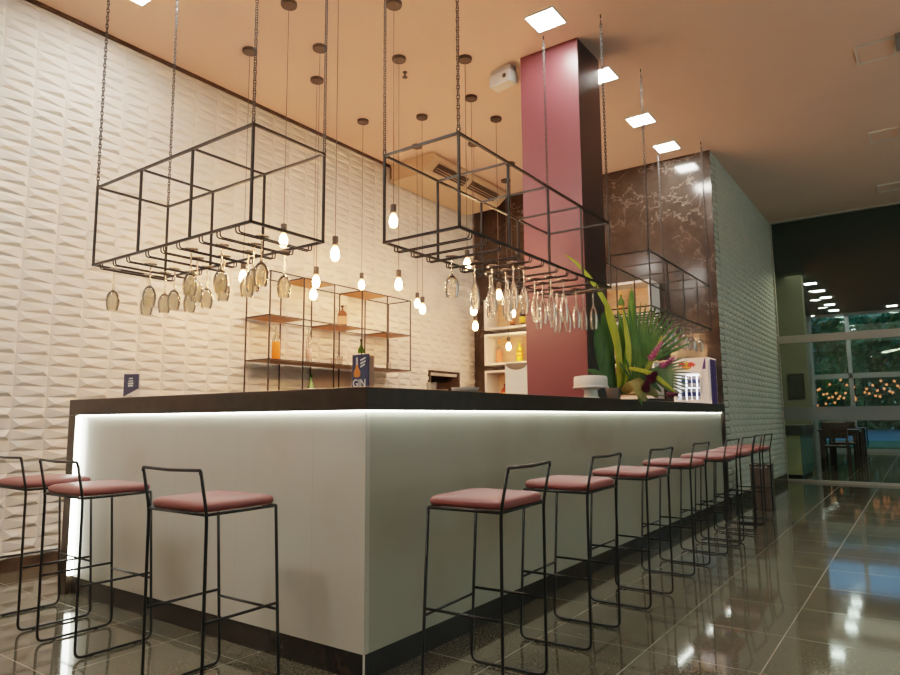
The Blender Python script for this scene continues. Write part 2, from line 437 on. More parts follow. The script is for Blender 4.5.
# unlit recessed panels
def recessed(x, y, label):
    o = thing('ceiling_panel', label, 'ceiling panel', (x, y, ZC), 0, 'unlit ceiling panels over the open floor')
    b = MB()
    for (a, c, d, e) in ((-.145, .145, -.17, -.155), (-.145, .145, .155, .17), (-.145, -.13, -.17, .17), (.13, .145, -.17, .17)): b.box(a, c, d, e, -.018, 0)
    b.build('frame', M['trimwhite'], o)
    MB().box(-.135, .135, -.16, .16, -.008, -.001).build('cover', M['ceil'], o)
    MB().box(.15, .24, -.20, .04, -.05, 0).build('spot_housing', M['grey'], o)
    return o
R0 = recessed(1.73, 4.57, 'unlit square ceiling panel closest to the bar front, with grey spot housing')
dup(R0, (1.71, 6.7, ZC), 'unlit square ceiling panel, middle one of the three')
dup(R0, (1.69, 8.8, ZC), 'unlit square ceiling panel just before the glass partition')
# sprinkler
o = thing('ceiling_sprinkler', 'small brown sprinkler head on the ceiling among pendant roses', 'sprinkler', (-1.796, 2.433, ZC))
MB().lathe([(.022, 0), (.022, -.008), (.009, -.012), (.009, -.045), (.0, -.046)], seg=12).build('stem', M['darkmetal'], o, True)
MB().lathe([(.0, -.05), (.026, -.05), (.026, -.054), (0, -.055)], seg=12).build('deflector', M['darkmetal'], o)
# emergency lamp box by the column
o = thing('emergency_light', 'white box-shaped emergency light under the ceiling beside the column', 'emergency light', (-1.05, 2.93, 0), math.radians(-8))
MB().box(-.12, .12, -.06, .06, 4.015, 4.135).build('housing', M['porcelain'], o, bevel=.012)
MB().box(-.11, .11, -.04, .05, 4.135, ZC).build('ceiling_bracket', M['paint'], o)
MB().lathe([(0, 0), (.020, 0), (.020, .008), (0, .009)], seg=14).build('lens', M['darkmetal'], o, True).matrix_local = Matrix.Translation((.062, -.061, 4.075)) @ Matrix.Rotation(PI / 2, 4, 'X')
# air conditioner
o = thing('air_conditioner', 'long cream ceiling air conditioner above the tiled wall', 'air conditioner', (0, 4.05, 0))
MB().prism([(XW + .03, ZC), (-2.68, ZC), (-2.655, 4.13), (-2.67, 4.095), (-2.81, 3.985), (-2.88, 3.957), (XW + .03, 3.945)], 0, 1.70, 'y').build('body', mat('cream_plastic', (.62, .45, .30), .45), o, bevel=.008)
for (a, b) in ((.12, .76), (.86, 1.50)):
    sl = math.atan2(4.095 - 3.985, .14)
    mtx = Matrix.Translation((-2.742, 0, 4.037)) @ Matrix.Rotation(-sl, 4, 'Y')
    v = MB().box(-.062, .062, a, b, -.012, .006, mtx).build('vent', M['darkmetal'], o)
    MB().box(-.004, .004, a + .01, b - .01, -.018, .0, mtx).box(-.034, -.028, a + .01, b - .01, -.018, 0, mtx).build('louver', mat('louver_cream', (.5, .36, .25), .5), v)
MB().tube([(XW + .02, .0, 4.16), (XW + .05, -.012, 4.12), (XW + .05, -.01, 4.0), (XW + .035, .02, 3.96)], .009, 6).build('drain_hose', M['darkmetal'], o, True)

# ------------------------------------------------------------------ bar counter
ZT, ZB, ZP, BL, BW = 1.16, 1.065, .103, 5.955, 2.50
bar = thing('bar_counter', 'L-shaped bar with dark stone top and white panels edged by light strips', 'bar')
top = [(-BW, 0), (0, 0), (0, BL), (-.5, BL), (-.5, 3.33), (-.262, 3.33), (-.262, 2.82), (-.5, 2.82), (-.5, .5), (-BW, .5)]
MB().prism(top, ZB, ZT).build('countertop', M['counter'], bar, bevel=.004)
MB().box(-BW, -BW + .085, .0, .5, 0, ZB).build('end_leg', M['counter'], bar, bevel=.003)
MB().box(-.5, 0, BL - .07, BL, 0, ZB).build('end_leg', M['counter'], bar, bevel=.003)
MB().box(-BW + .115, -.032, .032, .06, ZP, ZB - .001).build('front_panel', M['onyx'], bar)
MB().box(-.06, -.032, .0605, BL - .10, ZP, ZB - .001).build('front_panel', M['onyx_shaded'], bar)
MB().box(-BW + .085, -.036, .036, .06, 0, ZP).build('plinth', M['plinth'], bar)
MB().box(-.06, -.036, .0605, BL - .07, 0, ZP).build('plinth', M['plinth'], bar)
MB().box(-BW + .087, -.03, .020, .032, ZB - .006, ZB - .001).build('light_strip', M['led'], bar)
MB().box(-.032, -.020, .0325, BL - .08, ZB - .006, ZB - .001).build('light_strip', M['led'], bar)
MB().box(-BW + .086, -BW + .112, .004, .030, ZP + .01, ZB - .007).build('light_strip', M['led'], bar)
MB().box(-.045, -.03, BL - .10, BL - .071, ZP + .01, ZB - .015).build('light_strip', mat('unlit_strip', (.4, .4, .36), .4), bar)
MB().box(-.0372, -.0312, .0312, .0372, 0, ZP).build('corner_seam', M['trimwhite'], bar)
# back counter behind the bar
bc = thing('back_counter', 'low dark-topped work counter along the walls behind the bar', 'counter')
MB().prism([(XW + .04, 1.9), (-2.8, 1.9), (-2.8, 5.05), (-.9, 5.05), (-.9, YS - .01), (XW + .04, YS - .01)], 1.06, 1.10).build('worktop', M['counter'], bc)
MB().prism([(XW + .05, 1.92), (-2.84, 1.92), (-2.84, 5.09), (-.92, 5.09), (-.92, YS - .02), (XW + .05, YS - .02)], 0, 1.06).build('cabinet', M['brown'], bc)

# ------------------------------------------------------------------ bar stools
HS, HP, HW = .685, .846, .187
FF, FB, BT, BB, PT, HF = .136, .169, -.181, -.177, -.212, .307
def make_stool(label, group):
    o = thing('bar_stool', label, 'bar stool', (0, 0, 0), 0, group)
    r = .0065
    for s in (-HW, HW):
        loop = rounded([(FF, s, HS), (FB, s, r), (BB, s, r), (BT, s, HS), (PT, s, HP - .004)], .035)
        fr = MB().tube(loop, r, 8); fr.build('sled_leg', M['black'], o, True)
        ft = MB()
        for f in (FB - .075, BB + .075): ft.lathe([(.007, 0), (.009, 0), (.009, .004), (.006, .010)], (f, s, -.002), 10)
        ft.build('foot_glide', M['rub'], o)
        k = HF / HS
        MB().tube([(FB + (FF - FB) * k, s, HF), (BB + (BT - BB) * k, s, HF)], .0058, 8).build('footrest', M['black'], o, True)
        MB().tube([(FF, s, HS), (BT, s, HS)], r, 8).build('seat_rail', M['black'], o, True)
    MB().tube([(FB - .012, -HW, HF - .026), (FB - .012, HW, HF - .026)], .0058, 8).build('footrest', M['black'], o, True)
    MB().tube(rounded([(PT, -HW, HP - .016), (PT - .001, -HW, HP), (PT - .008, 0, HP - .004), (PT - .001, HW, HP), (PT, HW, HP - .016)], .012), r, 8).build('backrest', M['black'], o, True)
    for q in (FF, BT): MB().tube([(q, -HW, HS), (q, HW, HS)], r, 8).build('seat_rail', M['black'], o, True)
    # upholstered seat: superelliptic slab, domed top
    mb = MB(); n, k = 40, 9
    cx = (FF + BT) / 2 + .004; ax = (FF - BT) / 2 + .012; ay = HW - .004
    def ring(sc, z): 
        out = []
        for i in range(n):
            a = 2 * PI * i / n; c, d = math.cos(a), math.sin(a); e = 2 / 9.0
            out.append((cx + sc * ax * math.copysign(abs(c) ** e, c), sc * ay * math.copysign(abs(d) ** e, d), z))
        return out
    z0 = HS + .006
    prof = [(0.0, z0), (.95, z0), (.985, z0 + .005), (1.0, z0 + .014), (.992, z0 + .024), (.965, z0 + .031), (.90, z0 + .036), (.70, z0 + .041), (.4, z0 + .045), (.0, z0 + .046)]
    vs = []; fs = []
    for sc, z in prof: vs += ring(max(sc, .001), z)
    for i in range(len(prof) - 1):
        fs += [(i * n + j, i * n + (j + 1) % n, (i + 1) * n + (j + 1) % n, (i + 1) * n + j) for j in range(n)]
    mb.add(vs, fs); mb.build('seat', M['seat'], o, True)
    return o
GL, GS = 'stools along the long side of the bar', 'stools along the short side of the bar'
spots = [(.374, .280, PI + .06, 'rose-seated bar stool first from the bar corner on the long side', GL),
         (.384, 1.026, PI + .036, 'rose-seated bar stool second from the bar corner on the long side', GL),
         (.399, 1.797, PI - .006, 'rose-seated bar stool third from the bar corner on the long side', GL),
         (.380, 2.689, PI, 'rose-seated bar stool fourth from the bar corner on the long side', GL),
         (.401, 3.509, PI - .021, 'rose-seated bar stool fifth from the bar corner on the long side', GL),
         (.391, 4.123, PI - .045, 'rose-seated bar stool sixth from the bar corner on the long side', GL),
         (.352, 4.74, PI + .03, 'rose-seated bar stool last but one before the waste bin', GL),
         (.362, 5.17, PI, 'rose-seated bar stool last in the long row, next to the waste bin', GL),
         (-.49, -.333, PI / 2 + .007, 'rose-seated bar stool on the short side, the one by the bar corner', GS),
         (-1.412, -.32, PI / 2 - .017, 'rose-seated bar stool in the middle of the three on the short side', GS),
         (-2.042, -.292, PI / 2 - .024, 'rose-seated bar stool on the short side, the one by the tiled wall', GS)]
S0 = make_stool(spots[0][3], GL)
for i, (x, y, a, lb, g) in enumerate(spots):
    o = S0 if i == 0 else dup(S0, (0, 0, 0), lb, 0, g)
    o.location = (x, y, .002); o.rotation_euler = (0, 0, a)

# waste bin
o = thing('waste_bin', 'brown square waste bin at the end of the stool row', 'bin', (.31, 6.14, 0))
MB().prism([(-.10, -.13), (.10, -.13), (.10, .13), (-.10, .13)], .0, .47).build('body', [noisy('bin_brown', (.075, .05, .038), (.095, .065, .05), 5, .4)], o, bevel=.012)
MB().box(-.104, .104, -.134, .134, .47, .495).build('rim', M['darkmetal'], o, bevel=.006)
MB().box(-.08, .08, -.10, .10, .495, .50).build('lid', M['black'], o)

# ------------------------------------------------------------------ hanging glass racks
Z0, Z1 = 1.987, 2.484
def chain_mesh(length, pitch=.027):
    mb = MB(); n = int(length / pitch)
    for i in range(n):
        c = (i + .5) * pitch; a, b = .0085, .0185
        pts = []
        for k in range(12):
            t = 2 * PI * k / 12; p, q = a * math.cos(t), b * math.sin(t)
            q += .004 * (1 if q > 0 else -1) * abs(math.sin(t))
            pts.append((p, 0, c + q) if i % 2 == 0 else (0, p, c + q))
        mb.tube(pts, .0026, 5, closed=True)
    return mb
CH = None
def rack(label, x0, x1, y0, y1, along, bays):
    global CH
    cx, cy = (x0 + x1) / 2, (y0 + y1) / 2
    o = thing('hanging_glass_rack', label, 'glass rack', (cx, cy, Z0), 0, 'black glass racks over the bar')
    hx, hy, H = (x1 - x0) / 2, (y1 - y0) / 2, Z1 - Z0; h = .0068
    b = MB()
    for z in (0, H):
        for y in (-hy, hy): b.bar((-hx, y, z), (hx, y, z), h)
        for x in (-hx, hx): b.bar((x, -hy, z), (x, hy, z), h)
    for i in range(bays + 1):
        q = -1 + 2 * i / bays
        for s in (-1, 1):
            p = (q * hx, s * hy) if along == 'x' else (s * hx, q * hy)
            b.bar((*p, 0), (*p, H), h * .92)
        if 0 < i < bays:
            if along == 'x': b.bar((q * hx, -hy, H), (q * hx, hy, H), h * .85)
            else: b.bar((-hx, q * hy, H), (hx, q * hy, H), h * .85)
    # inner lower ledge carrying the rails
    b.build('frame', M['rackblack'], o)
    slots = []
    Lg = (x1 - x0) if along == 'x' else (y1 - y0)
    for k in range(bays):
        for f in (.2, .5, .8):
            q = -Lg / 2 + Lg * (k + f) / bays; slots.append(q)
            rl = MB(); w = hy if along == 'x' else hx
            for e in (-.013, .013):
                pts = [(-w, 0), (-w + .0, -.037), (w, -.037), (w, 0)]
                P = [((q + e, u, z) if along == 'x' else (u, q + e, z)) for u, z in pts]
                rl.tube(rounded(P, .022), .0042, 6)
            rl.build('rail', M['rackblack'], o, True)
    for sx in (-1, 1):
        for sy in (-1, 1):
            if CH is None:
                ch = chain_mesh(ZC - Z1 - .05).build('chain', M['chain'], o, True); CH = ch.data
            else:
                ch = bpy.data.objects.new('chain', CH); C.objects.link(ch); ch.parent = o
            ch.location = (sx * hx, sy * hy, H + .018)
            hk = MB().tube(arc((0, 0, .0), .012, -PI / 2, 1.5 * PI, 12, (0, 2)), .003, 6); hk.tube([(0, 0, ZC - Z1 - .05), (0, 0, ZC - Z1 - .018)], .006, 6)
            hk.build('hook', M['chain'], ch, True)
    return o, slots, (cx, cy)
RA = rack('black wire glass rack over the short side of the bar, near the tiled wall', -2.283, -.759, -.01, .468, 'x', 3)
RB = rack('black wire glass rack over the long side, in front of the plum column', -.502, 0, .679, 2.666, 'y', 4)
RC = rack('black wire glass rack farthest away, between column and marble wall', -.528, -.03, 3.66, 5.665, 'y', 4)

# glasses hang upside down: z = 0 is the foot resting on the rails, bowl below
def glass_mesh(kind):
    mb = MB(); t = .0016
    if kind == 'wine':
        outer = [(.0, .002), (.034, .0), (.0345, -.0025), (.0075, -.0058), (.0042, -.014), (.0036, -.07), (.006, -.088), (.020, -.098), (.034, -.116), (.0395, -.140), (.0375, -.168), (.0315, -.196)]
    elif kind == 'goblet':
        outer = [(.0, .002), (.034, .0), (.0345, -.0025), (.0075, -.0058), (.0045, -.014), (.004, -.088), (.007, -.108), (.020, -.118), (.031, -.135), (.0365, -.160), (.0345, -.185), (.028, -.212)]
    else:
        outer = [(.0, .002), (.036, .0), (.0365, -.0025), (.0075, -.0058), (.0042, -.014), (.0036, -.072), (.007, -.092), (.016, -.108), (.0235, -.135), (.0265, -.165), (.0255, -.195), (.0215, -.225)]
    n = 6 if kind != 'x' else 6
    inner = [(max(r - t, .001), z - (.002 if i == 0 else 0)) for i, (r, z) in enumerate(outer[7:])]
    inner = inner[::-1] + [(.0, outer[6][1] - .004)]
    sz = 1.22 if kind != 'flute' else 1.30
    prof = [(r * (1.10 if kind != 'flute' else 1.06), z * sz if z < 0 else z) for r, z in outer + inner]
    return mb.lathe(prof, seg=22)
GM = {k: None for k in ('wine', 'goblet', 'flute')}
NAMES = {'wine': ('wine_glass', 'wine glass'), 'goblet': ('wine_glass', 'wine glass'), 'flute': ('champagne_flute', 'champagne flute')}
def hang(kind, m, x, y, label, group):
    key = (kind, m.name)
    if key not in GM:
        o = glass_mesh(kind).build('hanging_' + NAMES[kind][0], m, smooth=True, auto=70); GM[key] = o.data
    else:
        o = bpy.data.objects.new('hanging_' + NAMES[kind][0], GM[key]); C.objects.link(o)
    o.location = (x, y, Z0 - .0248); o.rotation_euler = (0, 0, random.random() * 6)
    return tag(o, label, NAMES[kind][1], group)
ORD = 'first second third fourth fifth sixth seventh eighth ninth tenth eleventh twelfth thirteenth fourteenth fifteenth sixteenth seventeenth eighteenth nineteenth twentieth twenty-first'.split()
ga = [(0, .07), (0, .29), (1, .32), (2, .13), (2, .29), (3, .38), (5, .07), (2, .40), (5, .28), (6, .29), (8, .14), (7, .42), (4, .21), (6, .12), (7, .21)]
ga = sorted(ga, key=lambda q: (q[0], q[1]))
for i, (s, y) in enumerate(ga):
    x = RA[2][0] + RA[1][s]
    hang('goblet', M['glassglint'], x, y, f'amber-glinting wine glass in the rack over the short side, {ORD[i]} from its tiled-wall end', 'wine glasses over the short side')
gb = [(2, -.33, 'wine'), (3, -.30, 'flute'), (4, -.27, 'flute'), (4, -.12, 'flute'), (5, -.26, 'flute'), (5, -.13, 'flute'), (7, -.24, 'flute'), (8, -.26, 'flute'), (8, -.10, 'flute'), (9, -.28, 'flute'), (10, -.17, 'flute'), (11, -.40, 'flute'), (11, -.31, 'flute'), (11, -.18, 'flute'), (11, -.10, 'flute'), (5, -.38, 'flute'), (6, -.36, 'flute'), (7, -.12, 'flute'), (9, -.40, 'flute'), (10, -.32, 'flute')]
gb = [gb[0]] + sorted(gb[1:], key=lambda q: (q[0], q[1]))
k = 0
for s, x, kind in gb:
    y = RB[2][1] + RB[1][s]
    if kind == 'wine': lb = 'round-bowled clear wine glass alone at the front end of the middle rack'
    else: lb = f'tall clear champagne flute in the middle rack, {ORD[k]} of the row counted towards the column'; k += 1
    hang(kind, M['glass'], x, y, lb, None if kind == 'wine' else 'champagne flutes in the middle rack')
gc = [(1, -.08), (2, -.30), (3, -.08), (4, -.085), (5, -.24), (5, -.40), (6, -.08), (7, -.31), (8, -.085), (8, -.19), (8, -.31), (9, -.14), (9, -.31), (10, -.10)]
for i, (s, x) in enumerate(gc):
    y = RC[2][1] + RC[1][s]
    hang('wine', M['glass'], x, y, f'wine glass in the farthest rack, {ORD[i]} counted from the column end', 'wine glasses in the farthest rack')

# ------------------------------------------------------------------ pendant bulbs
def make_pendant_parts():
    base = MB().lathe([(0, -.028), (.058, -.028), (.062, -.022), (.062, 0), (0, 0)], seg=24)
    sock = MB().lathe([(0, .004), (.010, .004), (.022, -.002), (.022, -.062), (.019, -.064), (0, -.064)], seg=16)
    bulb = MB().lathe([(0, -.06), (.014, -.064), (.016, -.076), (.024, -.098), (.029, -.120), (.0285, -.145), (.022, -.166), (.010, -.176), (0, -.178)], seg=18)
    return base, sock, bulb
pb = make_pendant_parts(); PD = {}
def pendant(x, y, z, label):
    o = thing('pendant_lamp', label, 'pendant lamp', (x, y, ZC), 0, 'bare filament bulb pendants')
    dz = z - ZC
    if not PD:
        a = pb[0].build('ceiling_rose', M['darkmetal'], o, True, auto=40); b = pb[1].build('socket', M['darkmetal'], o, True, auto=40); c = pb[2].build('bulb', M['bulb'], o, True)
        PD.update(a=a.data, b=b.data, c=c.data)
    else:
        out = []
        for nme, d in (('ceiling_rose', 'a'), ('socket', 'b'), ('bulb', 'c')):
            q = bpy.data.objects.new(nme, PD[d]); C.objects.link(q); q.parent = o; out.append(q)
        a, b, c = out
    b.location.z = dz; c.location.z = dz
    MB().tube([(0, 0, -.02), (0, 0, dz)], .0026, 6).build('cord', M['cord'], o)
for (x, y, z, lb) in (
    (-1.864, 1.126, 2.444, 'lit bulb pendant hanging inside the first rack, toward its inner corner'),
    (-2.636, 1.364, 2.318, 'lit bulb pendant behind the glasses of the rack by the tiled wall'),
    (-2.118, 1.687, 2.264, 'lit bulb pendant lower front one of the close pair beside the first rack'),
    (-2.536, 2.045, 2.262, 'lit bulb pendant rear one of the close pair beside the first rack'),
    (-1.42, 1.21, 2.295, 'lit bulb pendant hanging free between the first rack and wall shelf'),
    (-1.219, 1.598, 2.588, 'lit bulb pendant highest of all, at the front edge of the middle rack'),
    (-1.687, 2.218, 2.274, 'lit bulb pendant hanging in front of the wall shelf end bay'),
    (-2.787, 2.938, 2.523, 'lit bulb pendant hanging just before the middle of the wall shelf'),
    (-1.219, 2.562, 2.444, 'lit bulb pendant showing just above the middle rack rails'),
    (-1.572, 3.188, 2.170, 'lit bulb pendant upper one of two beside the white niche shelves'),
    (-2.217, 3.227, 2.249, 'lit bulb pendant front one of the pair right of the wall shelf'),
    (-1.616, 3.729, 2.400, 'lit bulb pendant glowing behind the champagne flutes'),
    (-2.729, 3.790, 2.438, 'lit bulb pendant rear one of the pair right of the wall shelf'),
    (-2.166, 4.120, 2.168, 'lit bulb pendant lower one of two beside the white niche shelves'),
    (-2.129, 4.899, 2.408, 'lit bulb pendant in front of the top niche shelf'),
    (-2.479, 5.378, 2.064, 'lit bulb pendant lowest, in front of the bottle niche')):
    pendant(x, y, z, lb)

# ------------------------------------------------------------------ wall shelf
sx0, sx1 = XW + .035, XW + .375; sy = [1.955 + .413 * i for i in range(6)]; lv = [1.58, 1.992, 2.405]
ws = thing('wire_shelf', 'black wire wall shelf with alternating wooden boards', 'shelf', (0, 0, 0))
b = MB(); h = .0055
for i, y in enumerate(sy):
    lo = 1.10 if i <= 3 else lv[0]
    for x in (sx0, sx1):
        b.bar((x, y, lo + (h if i <= 3 else 0)), (x, y, lv[2]), h)
    for z in lv: b.bar((sx0, y, z), (sx1, y, z), h)
for z in lv:
    for x in (sx0, sx1): b.bar((x, sy[0], z), (x, sy[5], z), h)
b.build('frame', M['black'], ws)
for (i, z) in ((1, 2), (3, 2), (0, 1), (2, 1), (4, 1)):
    MB().box(sx0 + h, sx1 - h, sy[i] + h, sy[i + 1] - h, lv[z] - .008, lv[z] + .006).build('board', M['wood'], ws)
MB().box(sx0 + h, sx1 - h, sy[0] + h, sy[5] - h, lv[0] - .008, lv[0] + .006).build('board', M['wood'], ws)
SH = lv[0] + .0062
bp = MB().box(XW + .012, XW + .0285, 2.78, 3.40, 1.101, 1.55)
tag(bp.build('backsplash_panel', noisy('greige_marble', (.36, .28, .21), (.44, .34, .26), 4, .3)), 'greige stone splash panel under the wall shelf', 'panel')

# ------------------------------------------------------------------ bottles
def bottle(name, label, x, y, z, h, r, m, lab=None, cap=None, shape='round', labz=(.12, .5), cat='bottle', group=None, neck=.011):
    o = thing(name, label, cat, (x, y, z), random.random() * .4, group)
    sh = .60 * h
    prof = [(0, 0), (r * .94, 0), (r, .006), (r, sh), (r * .9, sh + .05 * h), (r * .55, sh + .14 * h), (neck, sh + .20 * h), (neck, h * .93), (0, h * .93)]
    mb = MB()
    if shape == 'square':
        mb.lathe([(p * (1.25 if p > .02 else 1), q) for p, q in prof], seg=4)
        g = mb.build('body', m, o, False, bevel=.006)
    else:
        mb.lathe(prof, seg=20); g = mb.build('body', m, o, True, auto=50)
    if lab:
        rr = r * (1.27 if shape == 'square' else 1) + .0012; seg = 4 if shape == 'square' else 20
        MB().lathe([(rr, labz[0] * h), (rr, labz[1] * h)], seg=seg).build('bottle_label', lab, o, shape != 'square')
    if cap:
        MB().lathe([(0, h * .92), (neck + .003, h * .92), (neck + .003, h), (0, h)], seg=14).build('cap', cap, o)
    return o
bottle('liquor_bottle', 'clear bottle with big orange label on the wall shelf', -3.2, 2.19, SH, .335, .038, M['bottleclear'], M['orange'], M['trimwhite'], labz=(.04, .55))
bottle('liquor_bottle', 'slim clear bottle with pale label on the wall shelf', -3.2, 2.612, SH, .37, .032, M['bottleclear'], mat('pale_label', (.7, .55, .5), .5), M['trimwhite'], labz=(.15, .42))
bottle('liquor_bottle', 'squat brown bottle on the middle board of the wall shelf', -3.19, 3.07, lv[1] + .0062, .245, .055, mat('dark_amber_bottle', (.16, .06, .03), .2, coat=.5), mat('tan_label', (.45, .25, .15), .5), M['black'], shape='square', labz=(.15, .5), neck=.014)
bottle('liquor_bottle', 'green bottle with white label standing behind the menu holder', -3.2, 3.38, SH, .32, .036, M['bottlegreen'], M['paper'], M['black'], labz=(.1, .5))
bottle('liquor_bottle', 'short green bottle with white label below the wall shelf', -3.1, 2.555, 1.10, .37, .040, mat('green_bottle', (.10, .24, .04), .15, coat=.4), M['paper'], M['bottlegreen'], labz=(.3, .62))
# small clear tumblers on the shelf's end bay and second bay
def tumbler(x, y, z, label, h=.085, r=.030, m=None, name='glass_tumbler', cat='tumbler', group='clear tumblers'):
    o = MB().lathe([(0, 0), (r * .85, 0), (r, h), (r - .002, h), (r * .85 - .002, .008), (0, .008)], seg=18).build(name, m or M['glass'], smooth=True, auto=50)
    o.location = (x, y, z); return tag(o, label, cat, group)
tumbler(-3.2, 3.84, SH, 'clear tumbler in the last bay of the wall shelf')
tumbler(-3.2, 3.05, SH, 'clear tumbler in the third bay of the wall shelf, taller of two', .11)
tumbler(-3.2, 2.96, SH, 'clear tumbler in the third bay of the wall shelf, shorter of two', .08)

# ------------------------------------------------------------------ white niche shelves on the marble wall
NX0, NX1, NY0, NY1 = -3.01, -.68, 5.63, YS - .004
bands = [(2.222, 2.642), (1.735, 2.160), (1.235, 1.660)]
nb = 'white open box shelf on the marble wall, '
for (z0, z1), w in zip(bands, ('top one of three', 'middle one holding the bright bottles', 'lowest one just above the bar')):
    o = thing('box_shelf', nb + w, 'shelf', (0, 0, z0), 0, 'white box shelves on the marble wall')
    H = z1 - z0; tk = .028
    MB().box(NX0, NX1, NY0, NY1, 0, tk).build('bottom_board', M['white'], o)
    MB().box(NX0, NX1, NY0, NY1, H - tk, H).build('top_board', M['white'], o)
    for x in (NX0, NX1 - tk): MB().box(x, x + tk, NY0, NY1, tk, H - tk).build('side_board', M['white'], o)
    MB().box(NX0 + tk, NX1 - tk, NY1 - .012, NY1, tk, H - tk).build('back_board', M['nicheback'], o)
    for x in (-2.15, -1.45): MB().box(x, x + tk, NY0 + .004, NY1 - .012, tk, H - tk).build('divider', M['white'], o)
n1, n2, n3 = bands[0][0] + .0285, bands[1][0] + .0285, bands[2][0] + .0285
bottle('liquor_bottle', 'bottle with orange-pink label in the middle niche shelf', -2.87, 5.79, n2, .31, .042, M['bottleclear'], mat('coral_label', (.80, .25, .12), .5), M['orange'], labz=(.03, .58))
bottle('liquor_bottle', 'yellow bottle with green neck in the middle niche shelf', -2.55, 5.79, n2, .30, .046, mat('yellow_bottle', (.62, .50, .03), .2, coat=.4), mat('gold_label', (.75, .35, .02), .5), mat('green_neck', (.12, .25, .03), .3), labz=(.25, .5))
bottle('liquor_bottle', 'dark bottle in the top niche shelf, beside the flutes', -2.50, 5.80, n1, .29, .042, mat('dark_bottle', (.03, .02, .012), .15, coat=.4), M['yellow'], M['black'], labz=(.15, .45))
bottle('liquor_bottle', 'dark bottle in the top niche shelf, behind a pendant bulb', -2.66, 5.80, n1, .27, .042, mat('dark_brown_bottle', (.05, .022, .012), .15, coat=.4), mat('rust_label', (.4, .12, .04), .5), M['black'], labz=(.15, .45))
bottle('liquor_bottle', 'green bottle in the top niche shelf beyond the column', -1.11, 5.80, n1, .30, .042, mat('green_bottle_2', (.05, .13, .03), .15, coat=.4), mat('amber_label', (.6, .30, .05), .5), M['sun'], labz=(.1, .45))
bottle('liquor_bottle', 'red squat bottle in the lowest niche shelf', -2.80, 5.80, n3, .22, .05, mat('red_bottle', (.45, .07, .03), .15, coat=.4), M['yellow'], M['black'], labz=(.2, .45))

# white machine with dark rounded top on the back counter
o = thing('drinks_dispenser', 'white upright drinks machine with dark rounded display at its top', 'machine', (-2.27, 5.21, 1.10))
MB().box(-.172, .172, 0, .34, 0, .605).build('body', mat('cool_white', (.66, .78, .86), .3), o, bevel=.008)
pts = [(-.15, .604)] + [(.15 * math.cos(PI + PI * k / 14), .604 - .085 * math.sin(PI * k / 14)) for k in range(1, 14)] + [(.15, .604)]
MB().prism(pts, -.012, -.0005, 'y').build('display', M['darkgrey'], o)
MB().box(-.172, .172, -.004, -.0005, .30, .304).box(-.172, .172, -.004, -.0005, .43, .433).build('front_seam', M['silver'], o)

# ------------------------------------------------------------------ things on the bar
# sign holder
o = thing('sign_holder', 'small navy sign in a clear stand on the tiled-wall end of the bar', 'sign', (-2.15, .2, ZT))
MB().box(-.092, .092, 0, .003, .003, .172).box(-.092, .092, -.03, .05, 0, .003).build('stand', M['acrylic'], o)
MB().prism([(-.082, .158), (.086, .152), (.086, .064), (-.082, .018)], -.006, -.001, 'y').build('card', M['navy'], o)
for i, (z, w) in enumerate(((.124, .042), (.108, .05), (.092, .058), (.078, .052))):
    MB().box(-w / 2, w / 2, -.0075, -.0062, z, z + (.007 if i < 2 else .010)).build('print_line', M['paper'], o)
# menu box
o = thing('menu_box', 'navy menu display with an orange bottle picture on the bar corner', 'menu', (-.265, .25, ZT), math.radians(-6))
MB().box(-.062, .052, 0, .006, 0, .165).build('front_card', M['navy'], o)
MB().box(.046, .052, .006, .035, 0, .158).build('side_card', M['peach'], o)
MB().box(-.062, -.056, .006, .035, 0, .158).build('side_card', M['navy'], o)
bt = [(-.030, .060), (-.046, .064), (-.047, .085), (-.034, .105), (-.031, .150), (-.022, .150), (-.019, .105), (-.004, .085), (-.006, .064), (-.020, .060)]
MB().prism(bt, -.0025, -.0004, 'y').build('bottle_picture', M['orange'], o)
MB().prism([(-.031, .118), (-.032, .152), (-.021, .152), (-.020, .118)], -.0032, -.0026, 'y').build('bottle_neck_picture', M['silver'], o)
for k, (z, w) in enumerate(((.134, .034), (.119, .034), (.104, .028))):
    MB().prism([(-.002, z), (-.002 + w, z + .010), (-.002 + w, z + .017), (-.002, z + .007)], -.0025, -.0004, 'y').build('print_line', M['paper'], o)
text('GIN', .052, 'print_letters', M['paper'], o, (-.010, -.0015, .030), (PI / 2, 0, 0))
tumbler(-.46, 1.05, ZT + .0005, 'clear tumbler upside down on the bar, beside a grey bowl', .072, .030, group=None)
tumbler(-.455, 1.125, ZT + .0005, 'low smoky glass dish on the bar beside the tumbler', .035, .045, M['vaseglass'], 'glass_dish', 'dish', None)
bwl = MB().lathe([(0, 0), (.04, 0), (.075, .022), (.085, .05), (.082, .05), (.072, .025), (.038, .004), (0, .004)], seg=24).build('serving_bowl', M['grey'], smooth=True)
bwl.location = (-.41, 1.32, ZT + .0005); tag(bwl, 'low grey serving bowl on the long side of the bar', 'bowl')
# cake stand
o = thing('cake_stand', 'white round cake stand in front of the plum column', 'cake stand', (-.20, 2.70, ZT))
MB().lathe([(0, 0), (.072, 0), (.070, .008), (.054, .02), (.050, .070), (.075, .082), (.130, .084), (.135, .092), (.13, .098), (0, .098)], seg=36).build('pedestal', M['porcelain'], o, True, auto=40)
MB().lathe([(0, .0985), (.124, .0985), (.126, .105), (.125, .160), (.118, .172), (.07, .178), (0, .180)], seg=36).build('cake', M['cake'], o, True, auto=50)

